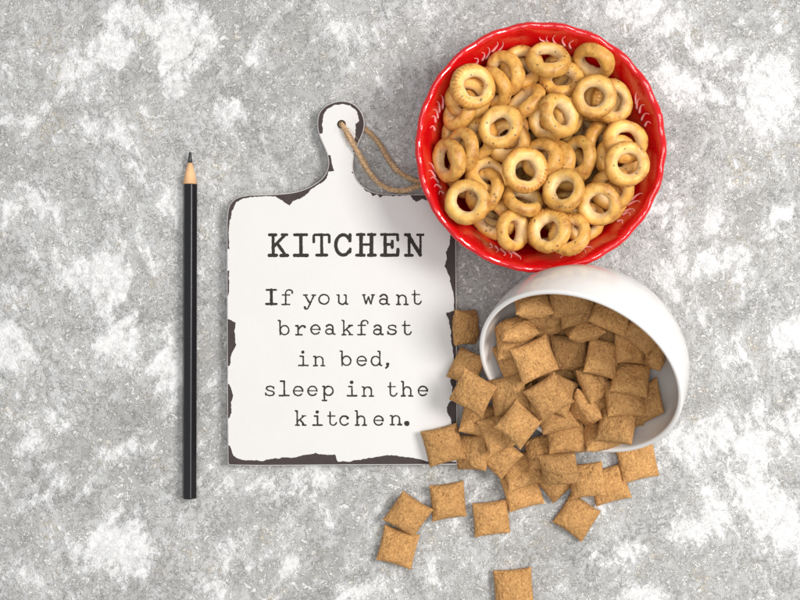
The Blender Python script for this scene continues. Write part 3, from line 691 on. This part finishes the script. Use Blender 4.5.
# ------------------------------------------------------------------ bread rings
def ring_mesh(seed, comb):
    rng = random.Random(seed); nu, nv = 136, 30; Rm, rx, rz = 7.65, 2.95, 3.15
    V = []; toast = []; pale = []; F = []
    ph = rng.uniform(0, 6.28); e = rng.uniform(.90, 1.0); c0 = rng.uniform(0, 6.28)
    for i in range(nu):
        a = 2*math.pi*i/nu; fat = 1+.10*math.sin(a+ph)+.05*math.sin(3*a+ph*2)+.03*math.sin(5*a+ph)
        for j in range(nv):
            b = 2*math.pi*j/nv; cb, sb = math.cos(b), math.sin(b)
            r = Rm+rx*fat*cb; z = rz*fat*(abs(sb)**.92)*math.copysign(1, sb)
            x, y = r*math.cos(a), r*math.sin(a)*e
            nz = noise.noise(Vector((x*.35+seed*7, y*.35, z*.35)))*.28+noise.noise(Vector((x*1.2, y*1.2+seed*5, z*1.2)))*.07
            t = max(0, noise.noise(Vector((x*.25+seed, y*.25, z*.25+9))))*.6
            outer = max(0, math.cos(b-.35))
            t += .45*outer**1.5
            crease = 0
            if comb:
                da = (a-c0+math.pi) % (2*math.pi)-math.pi
                w = math.exp(-(da/1.25)**4); band = math.exp(-((b-1.05)/.5)**2)
                tooth = max(0, math.cos(a*34))**2
                t += w*band*(.22+.62*tooth); crease = -.12*w*band*tooth
                t += .5*math.exp(-((b-1.75)/.14)**2)*w*max(0, noise.noise(Vector((a*6, seed, 0)))+.4)
            r2 = nz+crease
            V.append(((x+r2*cb*math.cos(a))*MM, (y+r2*cb*math.sin(a))*MM, (z+r2*sb)*MM))
            toast.append(min(1, t)); pale.append(min(1., max(0, -cb-.1)*1.0+max(0, .25*noise.noise(Vector((x*.3, y*.3, seed))))))
    for i in range(nu):
        for j in range(nv):
            i2, j2 = (i+1) % nu, (j+1) % nv; F.append((i*nv+j, i2*nv+j, i2*nv+j2, i*nv+j2))
    me = bpy.data.meshes.new('bread_ring'); me.from_pydata(V, [], F); me.materials.append(M_RING)
    me.polygons.foreach_set('use_smooth', [True]*len(me.polygons))
    for nm, arr in (('toast', toast), ('pale', pale)):
        at = me.attributes.new(nm, 'FLOAT', 'POINT'); at.data.foreach_set('value', arr)
    return me, np.array(V)/MM
RM = [ring_mesh(k, k in (0, 1)) for k in range(7)]      # 0,1 carry comb marks

GR = 'bread rings heaped in the red bowl'
def add_ring(p, var, label):
    o = bpy.data.objects.new('bread_ring', RM[var][0]); COL.objects.link(o)
    pose(o, p); o.scale = [random.Random(int(p[0]*100)).uniform(1.0, 1.06)]*3; tag(o, label, 'bread ring', GR)
def buried_label(p, cx, cy, far, what, place):
    dx, dy = p[0]-cx, p[1]-cy; hh = int(math.floor((90-math.degrees(math.atan2(dy, dx)))/15+.3)) % 24
    words = 'twelve one two three four five six seven eight nine ten eleven'.split()
    clock = ('half past ' if hh % 2 else '')+words[hh//2]
    d = math.hypot(dx, dy)/far
    reach = 'near middle' if d < .27 else 'one third out' if d < .5 else 'two thirds out' if d < .8 else 'near wall'
    depth = 'lowest' if p[2] < 14 else 'second' if p[2] < 25 else 'third' if p[2] < 36 else 'upper'
    return f'{what} buried in {depth} layer at {clock} in {place}, {reach}'
rg = random.Random(11)
# (x, y, low side, tilt, mesh, label): x, y measured on the photo; the solver turned them into RING_POSES
RINGS = [
 (446,133,200,25,3,'bread ring barely peeking out beside the red wall at the far left of the heap'),
 (515,62,120,20,4,'bread ring peeking out between the upper left pair and the oval top ring'),
 (532,82,60,20,5,'bread ring glimpsed beneath the oval ring at the top of the heap'),
 (531,138,300,20,2,'shadowed bread ring in the centre gap, between two upright leaning rings'),
 (578,126,-20,30,6,'bread ring squeezed between the top right flat ring and the central oval ring'),
 (571,214,270,20,5,'bread ring glimpsed in the gap above the two lowest toasted rings'),
 (630,168,0,10,3,'bread ring seen through the hole of the flat ring at the right edge'),
 (598,206,250,8,4,'bread ring seen through the hole of the broad ring at lower right'),
 (594,98,0,8,5,'bread ring seen through the hole of the large flat ring at upper right'),
 (488,224,235,34,2,'low bread ring against the lower left wall of the bowl, only its lower arc showing'),
 (587,227,-60,30,3,'bread ring at the bottom right edge, mostly behind the toasted neighbour'),
 (469,99,260,15,6,'bread ring under the comb marked upper left ring, a sliver below it'),
 (451,106,160,34,4,'bread ring leaning on the upper left wall with its open hole dark'),
 (508,140,250,15,5,'bread ring hidden beneath the large ring left of centre'),
 (478,137,160,40,2,'bread ring standing behind the leaning pair at the left wall'),
 (504,72,215,30,3,'broad bread ring arching behind a narrower one at upper left'),
 (559,77,90,30,6,'bread ring beneath the oval top ring, its lower arc showing'),
 (499,84,200,42,4,'narrower bread ring in front of the broad arch at upper left'),
 (549,121,200,34,5,'bread ring behind the speckled central oval ring, its left arc showing'),
 (525,96,140,50,2,'bread ring tipped steeply in the upper centre, running up to the right'),
 (600,143,0,46,3,'narrow tipped bread ring right of centre beside the pair at the right wall'),
 (612,103,20,32,0,'toasted bread ring with comb marks tucked behind the large upper right ring'),
 (489,177,60,30,6,'bread ring rising behind the speckled ring at lower left'),
 (592,60,225,44,4,'tilted bread ring at the top right resting on the red wall'),
 (547,60.7,92,43,5,'wide oval bread ring lying alone at the top of the heap'),
 (624.5,141,60,24,6,'bread ring half covered by the flat ring at the right edge'),
 (579,158.5,160,42,2,'last and widest of the overlapping row right of the comb marked centre ring'),
 (556,162,170,40,3,'middle bread ring of the overlapping row right of the comb marked centre ring'),
 (541,159,180,34,4,'bread ring directly behind the comb marked centre ring'),
 (463,146,185,50,5,'rear bread ring of the leaning pair at the left wall'),
 (599,204,215,28,6,'broad bread ring at the lower right, under the crossing ring'),
 (484,190,170,38,2,'speckled bread ring behind the pale flat one at lower left'),
 (571,232,140,36,1,'toasted bread ring second from the right along the bottom of the heap'),
 (511,230,10,42,3,'bread ring with a narrow slit of a hole at the bottom left of the heap'),
 (523,200,70,46,4,'tipped bread ring below the comb marked centre ring, showing its pale inside'),
 (449,160,190,44,5,'front bread ring of the leaning pair touching the left wall'),
 (593.6,96.5,0,5,6,'large flat bread ring on top at the upper right'),
 (557.5,116,25,40,2,'speckled oval bread ring in the upper middle of the heap'),
 (613,188.5,225,28,3,'bread ring crossing over another one at the lower right'),
 (473.5,86.3,0,16,0,'round bread ring with comb marks on top at the upper left'),
 (500.5,127.3,180,22,4,'large upright oval bread ring on top left of the centre'),
 (564.7,189.6,140,34,5,'slanting oval bread ring below the centre, its long axis rising to the right'),
 (525.3,170.5,20,16,1,'round bread ring with comb marks on top in the centre'),
 (468,201.4,180,10,2,'pale flat bread ring on top at the lower left by the wall'),
 (549.5,231,150,28,0,'brown edged bread ring on top at the bottom middle of the heap'),
 (627,164,0,6,6,'pale flat bread ring on top at the right edge of the heap'),
]
nh, poses = RING_POSES
for p in poses[:nh]: add_ring(p, rg.randrange(2, 7), buried_label(p, RC[0], RC[1], 40, 'bread ring', 'red bowl'))
for p, r in zip(poses[nh:], RINGS): add_ring(p, r[4], r[5])

# ------------------------------------------------------------------ cereal pillows
def pillow_mesh(seed):
    n = 44; s = 9.3; T = 4.7; V = []; F = []; idx = {}
    rng = random.Random(100+seed); sk = rng.uniform(-.06, .06); bow = rng.uniform(-.9, .9); puff = rng.uniform(.88, 1.1)
    asp = rng.uniform(.93, 1.05)
    cc = [rng.uniform(-.8, .8) for _ in range(4)]
    for side in (1, -1):
        for j in range(n+1):
            for i in range(n+1):
                u = math.sin((i/n-.5)*math.pi*.96)/math.sin(.48*math.pi); v = math.sin((j/n-.5)*math.pi*.96)/math.sin(.48*math.pi)
                edge = i in (0, n) or j in (0, n)
                if side == -1 and edge: idx[(side, i, j)] = idx[(1, i, j)]; continue
                x = s*u*(1-.07*(1-v*v)*u*u)*(1-.04*u*u*v*v)*asp; y = s*v*(1-.10*(1-u*u)*v*v)*(1-.04*u*u*v*v)
                cw = ((1+u)*(1+v)*cc[0]+(1-u)*(1+v)*cc[1]+(1-u)*(1-v)*cc[2]+(1+u)*(1-v)*cc[3])/4
                x += sk*y; h = ((1-abs(u)**2.6)**.66)*((1-abs(v)**3.2)**.6)
                q = Vector((x*.16+seed*3.1, y*.16, side*2.))
                big = noise.noise(q)*1.1; q2 = Vector((x*.55, y*.55+seed*4, side*3.)); med = noise.noise(q2)*.5
                w = 1-abs(noise.noise(Vector((x*.42+seed*9, y*.85, side*5.))))*2; wr = -max(0, w-.8)*1.3
                fine = noise.noise(Vector((x*1.7, y*1.7, seed+side*7.)))*.26+noise.noise(Vector((x*3.3, y*3.3, seed+side*3.)))*.08
                hh = T*puff*h*(1+.1*big)+(med+wr+fine+big*.5)*min(1, h*2.2)
                hh = max(hh, 0.16)+.30*(1-h)
                if edge: hh = 0
                z = side*hh+bow*(u*u-v*v)*.6+cw*2
                if edge:
                    x += noise.noise(Vector((y*.9, seed, 1)))*.22*(1 if i in (0, n) else .3); y += noise.noise(Vector((x*.9, seed, 7)))*.22
                idx[(side, i, j)] = len(V); V.append((x*MM, y*MM, z*MM))
    for side in (1, -1):
        for j in range(n):
            for i in range(n):
                f = [idx[(side, i, j)], idx[(side, i+1, j)], idx[(side, i+1, j+1)], idx[(side, i, j+1)]]
                F.append(tuple(f if side == 1 else f[::-1]))
    me = bpy.data.meshes.new('cereal_pillow'); me.from_pydata(V, [], F); me.materials.append(M_CEREAL)
    me.polygons.foreach_set('use_smooth', [True]*len(me.polygons)); me.update()
    return me, np.array(V)/MM
PM = [pillow_mesh(k) for k in range(9)]
GC = 'brown cereal squares spilled from the white bowl'
cn = [0]
def add_cereal(p, label):
    o = bpy.data.objects.new('cereal_square', PM[cn[0] % 9][0]); COL.objects.link(o); cn[0] += 1
    pose(o, p); o.scale = [random.Random(int(p[0]*100)).uniform(0.94, 1.04)]*3; tag(o, label, 'cereal', GC)
# (x, y, turn, low side, tilt, label)
CER = [
 # loose ones on the table
 (513.5,587,5,0,0,'brown cereal square lying alone, cut off by the bottom edge'),
 (398,547,-17,0,2,'lower cereal square of the overlapping pair below the sign'),
 (408,515,-32,250,10,'upper cereal square of the overlapping pair below the sign'),
 (448,501,8,0,0,'cereal square lying flat between the overlapping pair and the heap'),
 (491.5,518,7,0,0,'cereal square lying flat just below the heap, fourth from the left'),
 (637,462,10,0,0,'cereal square under the right lip of the tipped white bowl'),
 (609,485,14,0,0,'cereal square partly covered by a tilted one, right below the bowl'),
 (577,517,-35,0,3,'cereal square turned as a diamond below the heap on the right'),
 (587,480,5,160,28,'tilted cereal square leaning on its neighbour below the white bowl'),
 (557,478,42,0,0,'cereal square with only its lower corner showing under a shiny tilted one'),
 (522,490,15,0,4,'lowest cereal square of the heap right above the bare table'),
 (521,470,20,90,20,'cereal square resting flat on the lowest one of the heap'),
 (498,456,-40,200,18,'broad cereal square leaning left in the lower left of the heap'),
 (472,452,3,180,48,'narrow upright cereal square by the lower right corner of the sign'),
 (500,432,20,40,14,'cereal square in shadow under the big diamond left of the heap'),
 (444,445,14,20,7,'cereal square lying on the lower right corner of the white sign'),
 (467,328,0,0,56,'topmost cereal square standing between sign and white bowl'),
 (467,367,-25,150,44,'tilted cereal square between sign and bowl, second from the top'),
 (480,420,-12,80,36,'cereal square peeking out below the one leaning on the bowl lip'),
 (475,392,-28,250,14,'cereal square leaning over the left lip of the bowl beside the sign'),
 # inside the bowl, back to front
 (566,297,3,270,20,'cereal square at the very back with only its top edge under the rim'),
 (645,329,-40,230,20,'dark cereal square deep under the right part of the rim'),
 (663,370,-42,195,45,'dark cereal square farthest right inside the white bowl'),
 (645,405,20,175,42,'cereal square glimpsed at the right bottom wall of the bowl'),
 (630,421,10,120,42,'cereal square glimpsed below the cracked one on the right'),
 (603,434,12,100,45,'cereal square sliver along the lower inside wall of the bowl'),
 (575,310,8,300,22,'reddish cereal square below the top rim of the bowl'),
 (535,303,8,90,62,'cereal square tipped on edge at the upper left inside the bowl'),
 (515,340,5,90,22,'cereal square sliver between the lens shaped one and the left squares'),
 (513,326,14,104,70,'lens shaped cereal square at the left inside wall of the bowl'),
 (610,334,30,0,20,'small visible corner of cereal behind the tall central square'),
 (631,346,6,20,36,'cereal square standing tilted right of the centre of the bowl'),
 (611.5,316.5,-27,60,34,'cereal square under the rim at the upper right inside the bowl'),
 (650,354,-12,168,72,'cereal square seen on edge as an upright lens at the right'),
 (569,353,-3,270,16,'upright cereal square left of the tall one in the bowl centre'),
 (585,330,10,100,72,'cereal square seen on edge as a lying lens in the middle'),
 (546,321,14,284,44,'bright cereal square in the upper left of the bowl heap'),
 (507,357,14,200,14,'cereal square touching the left inside wall of the bowl'),
 (509,393,10,180,34,'rounded cereal square at the left lip inside the bowl'),
 (530,408,40,200,14,'cereal square showing a corner left of the large tilted one'),
 (560,414,10,90,30,'small cereal square deep between the large tilted one and the lumpy one'),
 (567,400,60,0,15,'cereal square glimpsed to the right under the large tilted one'),
 (615,424,-10,115,36,'cereal square at the bottom of the right hand stack'),
 (603,413,20,20,62,'narrow cereal square wedged in the middle of the right hand stack'),
 (583,409,-42,228,56,'cereal square slanting down to the right in the lower middle'),
 (594,384,-65,30,36,'tall slanting cereal square below the central bright one'),
 (629,401,0,0,7,'cracked cereal square on top at the right with a thin dark gap at its left'),
 (630,379,-10,90,30,'rounded cereal square on top of the cracked one at the right'),
 (605.5,357,-4,0,16,'bright tall cereal square on top in the centre right of the bowl'),
 (534,360,24,0,4,'large bright cereal square on top at the left of the bowl'),
 (570,433,10,70,24,'lumpy cereal square in the mouth of the bowl by its lower lip'),
 (548,396,32,330,14,'large tilted cereal square on top in the mouth of the bowl'),
 (519,424,-42,0,8,'big diamond turned cereal square on top at the front of the heap'),
 (545,452,12,110,44,'tipped cereal square behind the shiny one at the front of the heap'),
 (559,468,8,240,30,'shiny tilted cereal square on top at the lower front of the heap'),
]
nh, poses = CEREAL_POSES
for p in poses[:nh]: add_cereal(p, buried_label(p, 84, -32, 36, 'cereal square', 'white bowl'))
for p, c in zip(poses[nh:], CER): add_cereal(p, c[5])
